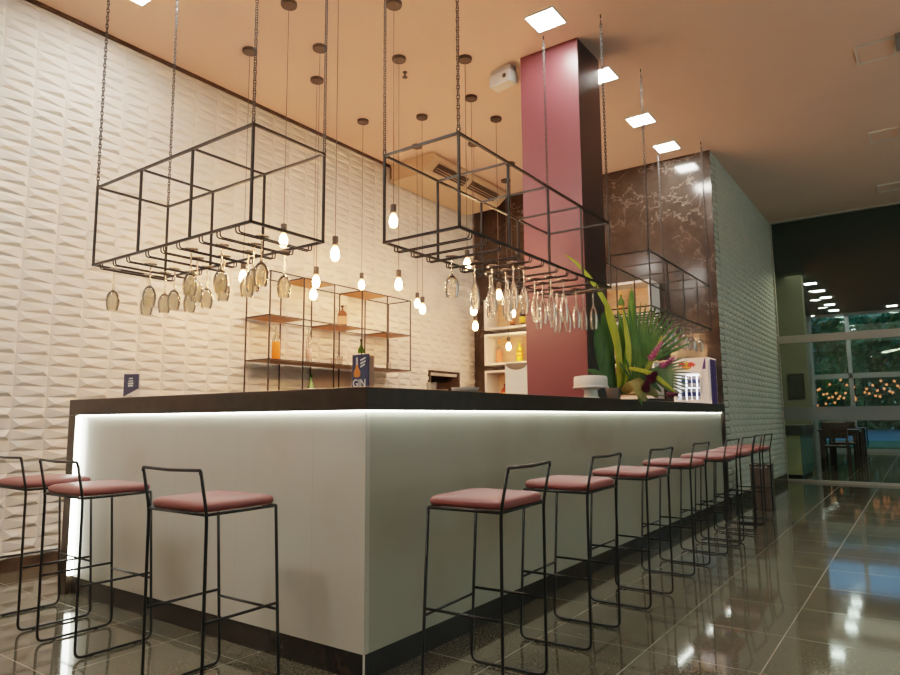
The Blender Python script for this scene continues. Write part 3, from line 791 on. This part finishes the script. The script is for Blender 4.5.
# fridge
FX0, FX1, FY, FZ0, FZ1 = -.385, -.012, 5.35, ZT, 1.655
o = thing('drinks_fridge', 'small lit drinks fridge with red emblem on the far end of the bar', 'fridge', (-.1985, FY, ZT))
fw = (FX1 - FX0) / 2; FH = FZ1 - FZ0; wz0, wz1, wx0, wx1 = .045, .33, -.145, .100
fw_mat = mat('fridge_silver_glow', (.86, .79, .73), .35, emit=(1, .80, .68), es=.16)  # faint glow added to brighten the whole cabinet, not just the backlit header
body = MB().box(-fw, fw, .01, .022, wz1, FH)
for (a, b2, c, d) in ((-fw, wx0, 0, wz1), (wx1, fw, 0, wz1), (wx0, wx1, 0, wz0)): body.box(a, b2, .01, .022, c, d)
body.box(-fw, -fw + .012, .022, .36, 0, FH).box(fw - .012, fw, .022, .36, 0, FH).box(-fw, fw, .022, .36, FH - .03, FH).box(-fw, fw, .022, .36, 0, .03).box(-fw, fw, .35, .36, 0, FH)
body.build('cabinet', fw_mat, o)
MB().box(fw + .0003, fw + .002, .10, .35, .0, FH * .98).build('side_print', M['purple'], o)
d = MB()
for (a, b2, c, e) in ((wx0 - .035, wx0, wz0 - .03, wz1 + .02), (wx1, wx1 + .035, wz0 - .03, wz1 + .02), (wx0, wx1, wz1, wz1 + .02), (wx0, wx1, wz0 - .03, wz0)): d.box(a, b2, -.008, .009, c, e)
dr = d.build('door', mat('fridge_door_frame_glow', (.84, .75, .68), .35, emit=(1, .80, .68), es=.16), o)  # same added glow on the door frame
MB().box(wx0, wx1, .0, .003, wz0, wz1).build('door_pane', M['fridgeglass'], dr)
MB().box(wx1 + .014, wx1 + .022, -.02, -.008, wz0 + .06, wz1 - .06).build('handle', M['silver'], dr)
MB().box(wx0, wx1, .03, .34, wz0 - .006, wz0).box(wx0, wx1, .03, .34, .178, .184).build('shelf', M['silver'], o)
MB().box(wx0, wx1, .335, .345, wz0, wz1).build('lit_back', mat('fridge_light', (1, 1, 1), .4, emit=(.92, .93, 1), es=4.5), o)
# emblem: two facing bulls before a sun
eb = MB().lathe([(0, 0), (.046, 0), (.046, .002), (0, .002)], seg=24)
s = eb.build('sun_disc', M['sun'], o); s.matrix_local = Matrix.Translation((-.035, .0098, .410)) @ Matrix.Rotation(PI / 2, 4, 'X')
bull = [(a * 1.08, b * 1.25) for a, b in [(.012, .012), (.020, .026), (.036, .034), (.058, .030), (.078, .018), (.094, .002), (.088, .000), (.078, .008), (.074, -.012), (.066, -.014), (.064, .000), (.050, -.004), (.044, -.020), (.034, -.018), (.036, -.002), (.024, -.006), (.016, -.016), (.008, -.010), (.010, .002)]]
for sgn in (-1, 1):
    q = [(-.035 + sgn * a, .410 + b2) for a, b2 in bull]
    if sgn < 0: q = q[::-1]
    MB().prism(q, .0055, .0075, 'y').build('bull_emblem', M['red'], o)
MB().prism([(.125, wz1 + .04), (.165, wz1 + .04), (.165, FH - .012), (.155, FH - .012)], .0082, .0096, 'y').build('front_print', M['purple'], o)
k = 0
CAN = None
for lvl, zz in ((0, wz0), (1, .184)):
    for c in range(4):
        lab = f'slim blue and silver can in the drinks fridge, {ORD[c]} along the {"lower" if lvl == 0 else "upper"} shelf'
        if CAN is None:
            CAN = thing('drink_can', lab, 'can', (0, 0, 0), 0, 'slim cans in the drinks fridge')
            MB().lathe([(0, 0), (.019, 0), (.0235, .006), (.0235, .04)], seg=16).lathe([(.0235, .082), (.0235, .115), (.020, .122), (0, .122)], seg=16).build('body', mat('can_silver', (.75, .77, .82), .35), CAN, True, auto=50)
            MB().lathe([(.0238, .0395), (.0238, .0825)], seg=16).build('print_band', M['blue'], CAN, True)
            cn = CAN
        else: cn = dup(CAN, (0, 0, 0), lab)
        cn.location = (-.1985 - .108 + c * .057 + (.006 if lvl else 0), FY + .10 + .02 * (c % 2), ZT + zz + .0008)

# flower arrangement
VX, VY = -.135, 2.99
yaw = 0.6188
rv = Vector((math.cos(yaw), math.sin(yaw), 0)); nv = Vector((-math.sin(yaw), math.cos(yaw), 0))
fa = thing('flower_arrangement', 'tall arrangement of palm leaves and pink flowers in a smoky vase', 'plant', (VX, VY, ZT + .0015))
MB().lathe([(0, 0), (.048, 0), (.05, .005), (.066, .085), (.066, .09), (.062, .09), (.047, .008), (0, .008)], seg=28).build('vase', M['vaseglass'], fa, True, auto=50)
def lp(a, h, dpt=0.): return rv * a + nv * dpt + Vector((0, 0, h - ZT))
def blade(pts, w, m, name='leaf_blade', fold=.25, face=None):
    """ribbon along pts (a, h, depth) with a width profile, gently folded along its midrib"""
    P = [lp(*p) for p in pts]; Q = []
    n = 14
    for i in range(n + 1):                       # Catmull-Rom
        t = i / n * (len(P) - 1); k = min(int(t), len(P) - 2); u = t - k
        p0, p1, p2, p3 = P[max(k - 1, 0)], P[k], P[k + 1], P[min(k + 2, len(P) - 1)]
        Q.append(.5 * ((2 * p1) + (p2 - p0) * u + (2 * p0 - 5 * p1 + 4 * p2 - p3) * u * u + (3 * p1 - p0 - 3 * p2 + p3) * u ** 3))
    vs = []; fs = []
    fdir = face or (-nv + rv * .15)
    for i, q in enumerate(Q):
        d = (Q[min(i + 1, n)] - Q[max(i - 1, 0)]).normalized(); s = d.cross(fdir).normalized(); u = i / n
        ww = w * (math.sin(PI * min(1, .12 + .88 * u) ** 1.0) ** .7 if u < 1 else 0) + .0008
        up = s.cross(d)
        vs += [q - s * ww, q + up * ww * fold, q + s * ww]
    for i in range(n): fs += [(3 * i, 3 * i + 1, 3 * i + 4, 3 * i + 3), (3 * i + 1, 3 * i + 2, 3 * i + 5, 3 * i + 4)]
    return MB().add(vs, fs).build(name, m, fa, True)
blade([(.03, 1.20, 0), (.055, 1.40, -.03), (.01, 1.75, -.06), (-.10, 2.00, -.08), (-.25, 2.20, -.10), (-.37, 2.30, -.12)], .020, M['leafyel'])
blade([(.05, 1.20, .02), (.04, 1.55, .0), (-.02, 1.80, -.01), (-.05, 1.93, -.03)], .020, M['leafyel'])
blade([(.07, 1.20, .03), (.15, 1.55, .04), (.17, 1.80, .04), (.185, 2.06, .03)], .040, M['leafstripe'])
blade([(.09, 1.20, -.02), (.125, 1.50, -.02), (.115, 1.70, -.02), (.085, 1.86, -.04)], .022, M['leafyel'])
blade([(.0, 1.2, .02), (-.05, 1.42, .02), (-.09, 1.62, .02), (-.115, 1.80, -.01)], .060, M['leafdark'])
blade([(.0, 1.2, .05), (-.02, 1.45, .05), (-.03, 1.68, .04), (-.06, 1.86, .02)], .055, M['leafdark'])
blade([(.02, 1.2, .0), (-.07, 1.30, -.03), (-.15, 1.37, -.05), (-.22, 1.39, -.06)], .028, M['leafdark'])
blade([(.05, 1.2, .05), (.09, 1.45, .06), (.10, 1.66, .06), (.09, 1.82, .06)], .045, M['leaf'])
blade([(.16, 1.25, -.06), (.26, 1.42, -.08), (.33, 1.54, -.08), (.375, 1.66, -.08)], .020, M['leafyel'])
blade([(.10, 1.40, -.10), (.25, 1.36, -.12), (.36, 1.28, -.13), (.45, 1.20, -.13)], .018, M['leafyel'])
blade([(.05, 1.22, -.08), (.12, 1.26, -.12), (.17, 1.21, -.15), (.19, 1.135, -.17)], .045, M['leafdry'])
blade([(.07, 1.22, -.06), (.17, 1.28, -.10), (.25, 1.23, -.12), (.31, 1.17, -.12)], .045, M['leafdry'])
blade([(.06, 1.22, -.04), (.16, 1.34, -.09), (.25, 1.30, -.11), (.34, 1.21, -.12)], .030, M['leafdark'])
def fan(c, dirs, w, m, name, stem0):
    """palm fan: narrow leaflets that share a heart, plus the stalk"""
    mb = MB()
    cc = lp(*c)
    for (a, h, dp) in dirs:
        e = lp(a, h, dp); d = e - cc; L = d.length; d.normalize(); s = d.cross(-nv).normalized()
        vs = []; n = 6
        for i in range(n + 1):
            u = i / n; ww = w * (u ** .8) * (1 - u ** 3) * 1.4 + .001
            q = cc + d * L * u + Vector((0, 0, -.03 * u * u * L)); vs += [q - s * ww, q + nv * (-ww * .35), q + s * ww]
        mb.add(vs, [f for i in range(n) for f in ((3 * i, 3 * i + 1, 3 * i + 4, 3 * i + 3), (3 * i + 1, 3 * i + 2, 3 * i + 5, 3 * i + 4))])
    o = mb.build(name, m, fa, True)
    MB().tube([lp(*stem0), lp(*c)], .004, 6).build('stalk', m, o, True)
c = (.19, 1.40, .02)
fan(c, [(.19 + .50 * math.sin(t), 1.40 + .56 * math.cos(t), .03) for t in [math.radians(x) for x in (-16, -10, -4, 2, 7, 12, 17, 22, 27, 32, 37, 42, 48, 54, 60, 66)]], .0165, M['leaf'], 'palm_fan', (.06, 1.2, .02))
c = (.21, 1.36, -.09)
fan(c, [(.21 + .36 * math.sin(t), 1.36 + .30 * math.cos(t), -.13) for t in [math.radians(x) for x in (64, 70, 76, 82, 88, 94, 100, 106, 112, 118, 124, 130)]], .0115, leafmat('palm_leaf_pale', (.10, .19, .07), (.22, .32, .14), 25), 'palm_fan', (.06, 1.2, -.03))
c = (.13, 1.30, -.07)
fan(c, [(.13 + .17 * math.sin(t), 1.30 + .20 * math.cos(t), -.12) for t in [math.radians(x) for x in (-40, -20, 0, 20, 40, 60, 80, 100, 120, 140, 160)]], .014, M['leaf'], 'palm_fan', (.04, 1.2, -.03))
def flower(a, h, dp, da, dh, L, r, m, name):
    mb = MB(); o0 = lp(a, h, dp); ax = (rv * da + Vector((0, 0, dh))).normalized(); s = ax.cross(nv).normalized()
    for i in range(46):
        u = i / 45; th = i * 2.4; q = o0 + ax * L * u; rad = r * (1 - .55 * u)
        out = (s * math.cos(th) + nv * math.sin(th)); e = q + out * rad + ax * rad * .8; tq = ax.cross(out).normalized() * rad * .45
        mb.add([q, q + (e - q) * .6 + tq, e, q + (e - q) * .6 - tq], [(0, 1, 2, 3)])
    f = mb.build(name, m, fa)
    MB().tube([lp(.05, 1.2, -.02), lp((a + .05) / 2 + .02, (h + 1.2) / 2, dp * .7), o0], .0035, 6).build('stalk', M['leaf'], f, True)
flower(.255, 1.45, -.12, .55, .8, .18, .038, M['pink'], 'pink_flower')
flower(.33, 1.40, -.12, .8, .5, .15, .034, M['pink'], 'pink_flower')
flower(.23, 1.28, -.13, .5, .6, .10, .05, M['maroon'], 'dark_flower')
flower(.20, 1.20, -.15, .2, .8, .09, .045, M['maroon'], 'dark_flower')
flower(.36, 1.185, -.14, .9, .1, .09, .034, M['maroon'], 'dark_flower')

# ------------------------------------------------------------------ room beyond the glass: furniture, lights
pw = tag(MB().box(-.38, -.08, 12.95, 12.998, 1.37, 1.86).build('wall_picture', M['darkwood']), 'dark framed picture on the olive wall beyond the glass', 'picture')
MB().box(-.35, -.11, 12.944, 12.9495, 1.40, 1.83).build('print', noisy('dark_print', (.03, .03, .03), (.06, .05, .04), 8, .5), pw)
cb = thing('sideboard', 'cream sideboard with dark top beyond the glass partition', 'sideboard', (0, 0, 0))
MB().box(-.6, .15, 10.25, 11.6, .06, .70).build('cabinet', M['cream'], cb)
MB().box(.150, .165, 10.25, 11.6, .06, .70).build('side_panel', M['teal'], cb)
MB().box(-.62, .19, 10.2, 11.65, .70, .86).build('top', M['darkwood'], cb)
MB().box(-.58, .13, 10.27, 11.58, 0, .06).build('base', M['black'], cb)
def dining_table(x, y, label):
    o = thing('dining_table', label, 'table', (x, y, 0), 0, 'dark tables beyond the glass')
    MB().box(-.35, .35, -.35, .35, .71, .75).build('tabletop', M['darkwood'], o, bevel=.006)
    for sx in (-.3, .3):
        for sy_ in (-.3, .3): MB().box(sx - .025, sx + .025, sy_ - .025, sy_ + .025, 0, .71).build('leg', M['darkwood'], o)
    return o
T0 = dining_table(.46, 13.1, 'dark square table nearest behind the cream sideboard')
dup(T0, (.42, 15.0, 0), 'dark square table farther back in the row beyond the sideboard')
dup(T0, (1.85, 11.6, 0), 'dark square table on the open side beyond the glass')
def chair(x, y, rz, label):
    o = thing('dining_chair', label, 'chair', (x, y, 0), rz, 'dark chairs beyond the glass')
    MB().box(-.21, .21, -.21, .21, .43, .47).build('seat', M['darkwood'], o, bevel=.01)
    MB().box(-.21, -.17, -.21, .21, .60, .90).build('backrest', M['darkwood'], o, bevel=.01)
    for sx in (-.19, .19):
        for sy_ in (-.19, .19): MB().box(sx - .018, sx + .018, sy_ - .018, sy_ + .018, 0, .43 if sx > 0 else .62).build('leg', M['darkwood'], o)
    return o
C0 = chair(.46, 12.35, PI / 2, 'dark chair in front of the first table beyond the glass')
for (x, y, a, lb) in ((.46, 13.75, -PI / 2, 'dark chair behind the first table beyond the glass'),
                      (.42, 14.3, PI / 2, 'dark chair in front of the farther table'),
                      (1.85, 10.9, PI / 2, 'dark chair closest to the glass on the open side'),
                      (1.82, 12.4, -PI / 2, 'dark chair behind the table on the open side')):
    dup(C0, (x, y, 0), lb, a)
# warm light strings hung before the trees outside
M['globe'] = mat('warm_globe_bulb', (1, .6, .3), .3, emit=(1, .17, .03), es=1.6)
def light_string(pts, y, n, drop, label, seed):
    rnd = random.Random(seed)
    o = thing('light_string', label, 'string lights', (0, y, 0), 0, 'warm string lights outside')
    P = [Vector((x, rnd.uniform(-.15, .15), z)) for x, z in pts]
    MB().tube(P, .006, 5).build('cable', M['black'], o)
    MB().tube([P[0], (P[0].x, P[0].y, .042)], .02, 6).build('pole', M['black'], o); MB().tube([P[-1], (P[-1].x, P[-1].y, .042)], .02, 6).build('pole', M['black'], o)
    sp = MB().lathe([(.036 * math.sin(PI * k / 8), .036 * math.cos(PI * k / 8)) for k in range(9)], seg=12); first = None
    for i in range(n):
        t = (i + .5) / n * (len(P) - 1); k = int(t); q = P[k].lerp(P[k + 1], t - k); d = rnd.uniform(*drop)
        if first is None: g = sp.build('globe', M['globe'], o, True); first = g.data
        else: g = bpy.data.objects.new('globe', first); C.objects.link(g); g.parent = o
        g.location = (q.x, q.y, q.z - d)
        MB().tube([q, (q.x, q.y, q.z - d)], .004, 5).build('drop_wire', M['black'], g if 0 else o)
light_string([(-1.15, 2.15), (-.6, 2.28), (0, 2.40), (.10, 2.44)], 22.6, 34, (.15, 1.0), 'dense cluster of warm string lights outside, straight behind the table row', 3)
light_string([(.32, 2.45), (.8, 2.25), (1.4, 2.1)], 22.7, 17, (.1, .75), 'sparser warm string lights outside toward the open side', 5)
P0 = None
for i, (x, y) in enumerate(((-.19, 13.6), (-.02, 14.5), (.02, 15.6), (.05, 16.7), (.0, 18.0), (-.02, 19.2), (1.34, 19.3))):
    lb = ('small lit ceiling panel beyond the glass, ' + (ORD[i] + ' in the row along the olive wall' if i < 6 else 'alone over the open side'))
    if P0 is None:
        P0 = thing('ceiling_light', lb, 'ceiling light', (x, y, 3.95), 0, 'ceiling panels beyond the glass')
        MB().box(-.11, .11, -.11, .11, -.012, -.001).build('diffuser', M['panel_far'], P0)
        MB().box(-.125, .125, -.125, -.11, -.014, 0).box(-.125, .125, .11, .125, -.014, 0).build('frame', M['trimwhite'], P0)
    else: dup(P0, (x, y, 3.95), lb)

# trees outside
def tree(x, y, h, w, m, label, seed, n=5200):
    rnd = random.Random(seed)
    o = thing('tree', label, 'tree', (x, y, -.019), 0, 'trees outside the far windows')
    MB().tube([(0, 0, 0), (.05, .03, h * .3), (0, .08, h * .55), (.1, 0, h * .8)], [.13, .11, .08, .04], 8).build('trunk', M['bark'], o, True)
    mb = MB(); blobs = [(rnd.uniform(-w, w) * .7, rnd.uniform(-w, w) * .5, h * rnd.uniform(.18, .86), w * rnd.uniform(.35, .6)) for _ in range(26)]
    for _ in range(n):
        bx_, by_, bz, br = rnd.choice(blobs); d = Vector((rnd.gauss(0, 1), rnd.gauss(0, 1), rnd.gauss(0, 1))).normalized() * br * rnd.random() ** .4
        p = Vector((bx_, by_, bz)) + d; a = Vector((rnd.gauss(0, 1), rnd.gauss(0, 1), rnd.gauss(0, .6))).normalized(); b2 = a.orthogonal().normalized(); s = rnd.uniform(.13, .27)
        mb.add([p - a * s, p + b2 * s * .5, p + a * s, p - b2 * s * .5], [(0, 1, 2, 3)])
    mb.build('crown', m, o)
for (x, y, h, w, mm, lb, sd) in ((-5.6, 48.5, 8.3, 1.25, 'tree1', 'dark leafy tree outside, by the olive wall edge of the far window', 1),
                                 (-2.4, 48.0, 8.0, 1.3, 'tree2', 'lighter leafy tree outside the middle of the far window', 2),
                                 (1.3, 48.5, 8.4, 1.3, 'tree1', 'dark leafy tree outside the open side of the far window', 3),
                                 (4.9, 48.0, 8.2, 1.25, 'tree2', 'lighter leafy tree outside, second from the far corner', 4),
                                 (8.4, 48.5, 8.0, 1.25, 'tree1', 'dark leafy tree outside at the far corner', 5)):
    tree(x, y, h, w, M[mm], lb, sd)
hg = MB(); rnd = random.Random(9)
for _ in range(7000):
    p = Vector((rnd.uniform(-12, 14), 53 + rnd.uniform(-.4, .4), 8.0 * rnd.random() ** 1.1)); a = Vector((rnd.gauss(0, 1), rnd.gauss(0, 1), rnd.gauss(0, 1))).normalized(); b2 = a.orthogonal().normalized(); s = rnd.uniform(.28, .5)
    hg.add([p - a * s, p + b2 * s * .6, p + a * s, p - b2 * s * .6], [(0, 1, 2, 3)])
tag(hg.build('hedge', M['tree1']), 'tall dark green hedge outside behind the trees', 'hedge', kind='stuff')

# ------------------------------------------------------------------ light
w = bpy.data.worlds.new('dusk'); bpy.context.scene.world = w; w.use_nodes = True
nt = w.node_tree; bg = nt.nodes['Background']
tc = nt.nodes.new('ShaderNodeTexCoord'); sp = nt.nodes.new('ShaderNodeSeparateXYZ'); rp = nt.nodes.new('ShaderNodeValToRGB')
nt.links.new(tc.outputs['Generated'], sp.inputs[0]); nt.links.new(sp.outputs[2], rp.inputs[0]); nt.links.new(rp.outputs[0], bg.inputs[0])
rp.color_ramp.elements[0].position = .15; rp.color_ramp.elements[0].color = (.20, .30, .30, 1)
rp.color_ramp.elements[1].position = .6; rp.color_ramp.elements[1].color = (.16, .42, .85, 1)
e = rp.color_ramp.elements.new(.20); e.color = (.36, .85, 1.7, 1)
bg.inputs[1].default_value = .55
def area(name, loc, rot, sx, sy, e, col):
    l = bpy.data.lights.new(name, 'AREA'); l.shape = 'RECTANGLE'; l.size = sx; l.size_y = sy; l.energy = e; l.color = col
    o = bpy.data.objects.new(name, l); C.objects.link(o); o.location = loc; o.rotation_euler = rot; return o
area('side_fill_light', (XR - .1, 2.5, 2.2), (0, math.radians(90), 0), 3.6, 12, 46, (.86, 1, .90))  # added fill lamp just inside the side glass, for the bar's long face
area('tree_fill_light', (1.5, YF + .8, 4.6), (math.radians(60), 0, 0), 8, 1.5, 40, (.75, .92, 1))  # added lamp outside the far windows, aimed at the trees
area('sideboard_fill', (1.0, 9.95, 3.6), (math.radians(12), math.radians(-10), 0), .8, .3, 26, (1, .84, .58))  # added fill lamp that brightens the cream sideboard
area('next_room_fill', (1.2, 14.5, 3.88), (0, 0, 0), 3, 6, 34, (1, .86, .64))  # added overhead fill that lifts the room beyond the glass

# ------------------------------------------------------------------ camera
cd = bpy.data.cameras.new('camera'); co = bpy.data.objects.new('camera', cd); C.objects.link(co)
cx, cy, cz, yw, pt, rl, fpx = 1.8405, -1.99495, 1.03, -.6188175, .1209244, -.0078433, 660.853
f = Vector((math.sin(yw) * math.cos(pt), math.cos(yw) * math.cos(pt), math.sin(pt)))
r = Vector((math.cos(yw), -math.sin(yw), 0)); u = r.cross(f)
r2 = r * math.cos(rl) + u * math.sin(rl); u2 = -r * math.sin(rl) + u * math.cos(rl)
mw = Matrix((r2, u2, -f)).transposed().to_4x4(); mw.translation = (cx, cy, cz)
co.matrix_world = mw
cd.sensor_width = 36; cd.lens = fpx * 36 / 900; cd.clip_start = .05; cd.clip_end = 200
sc = bpy.context.scene; sc.camera = co
sc.view_settings.view_transform = 'Filmic'; sc.view_settings.look = 'Medium Contrast'; sc.view_settings.exposure = 0.64
cy_ = sc.cycles
cy_.max_bounces = 10; cy_.diffuse_bounces = 4; cy_.glossy_bounces = 5; cy_.transmission_bounces = 8; cy_.transparent_max_bounces = 12
cy_.caustics_reflective = False; cy_.caustics_refractive = False; cy_.sample_clamp_indirect = 6.0
cy_.use_denoising = True
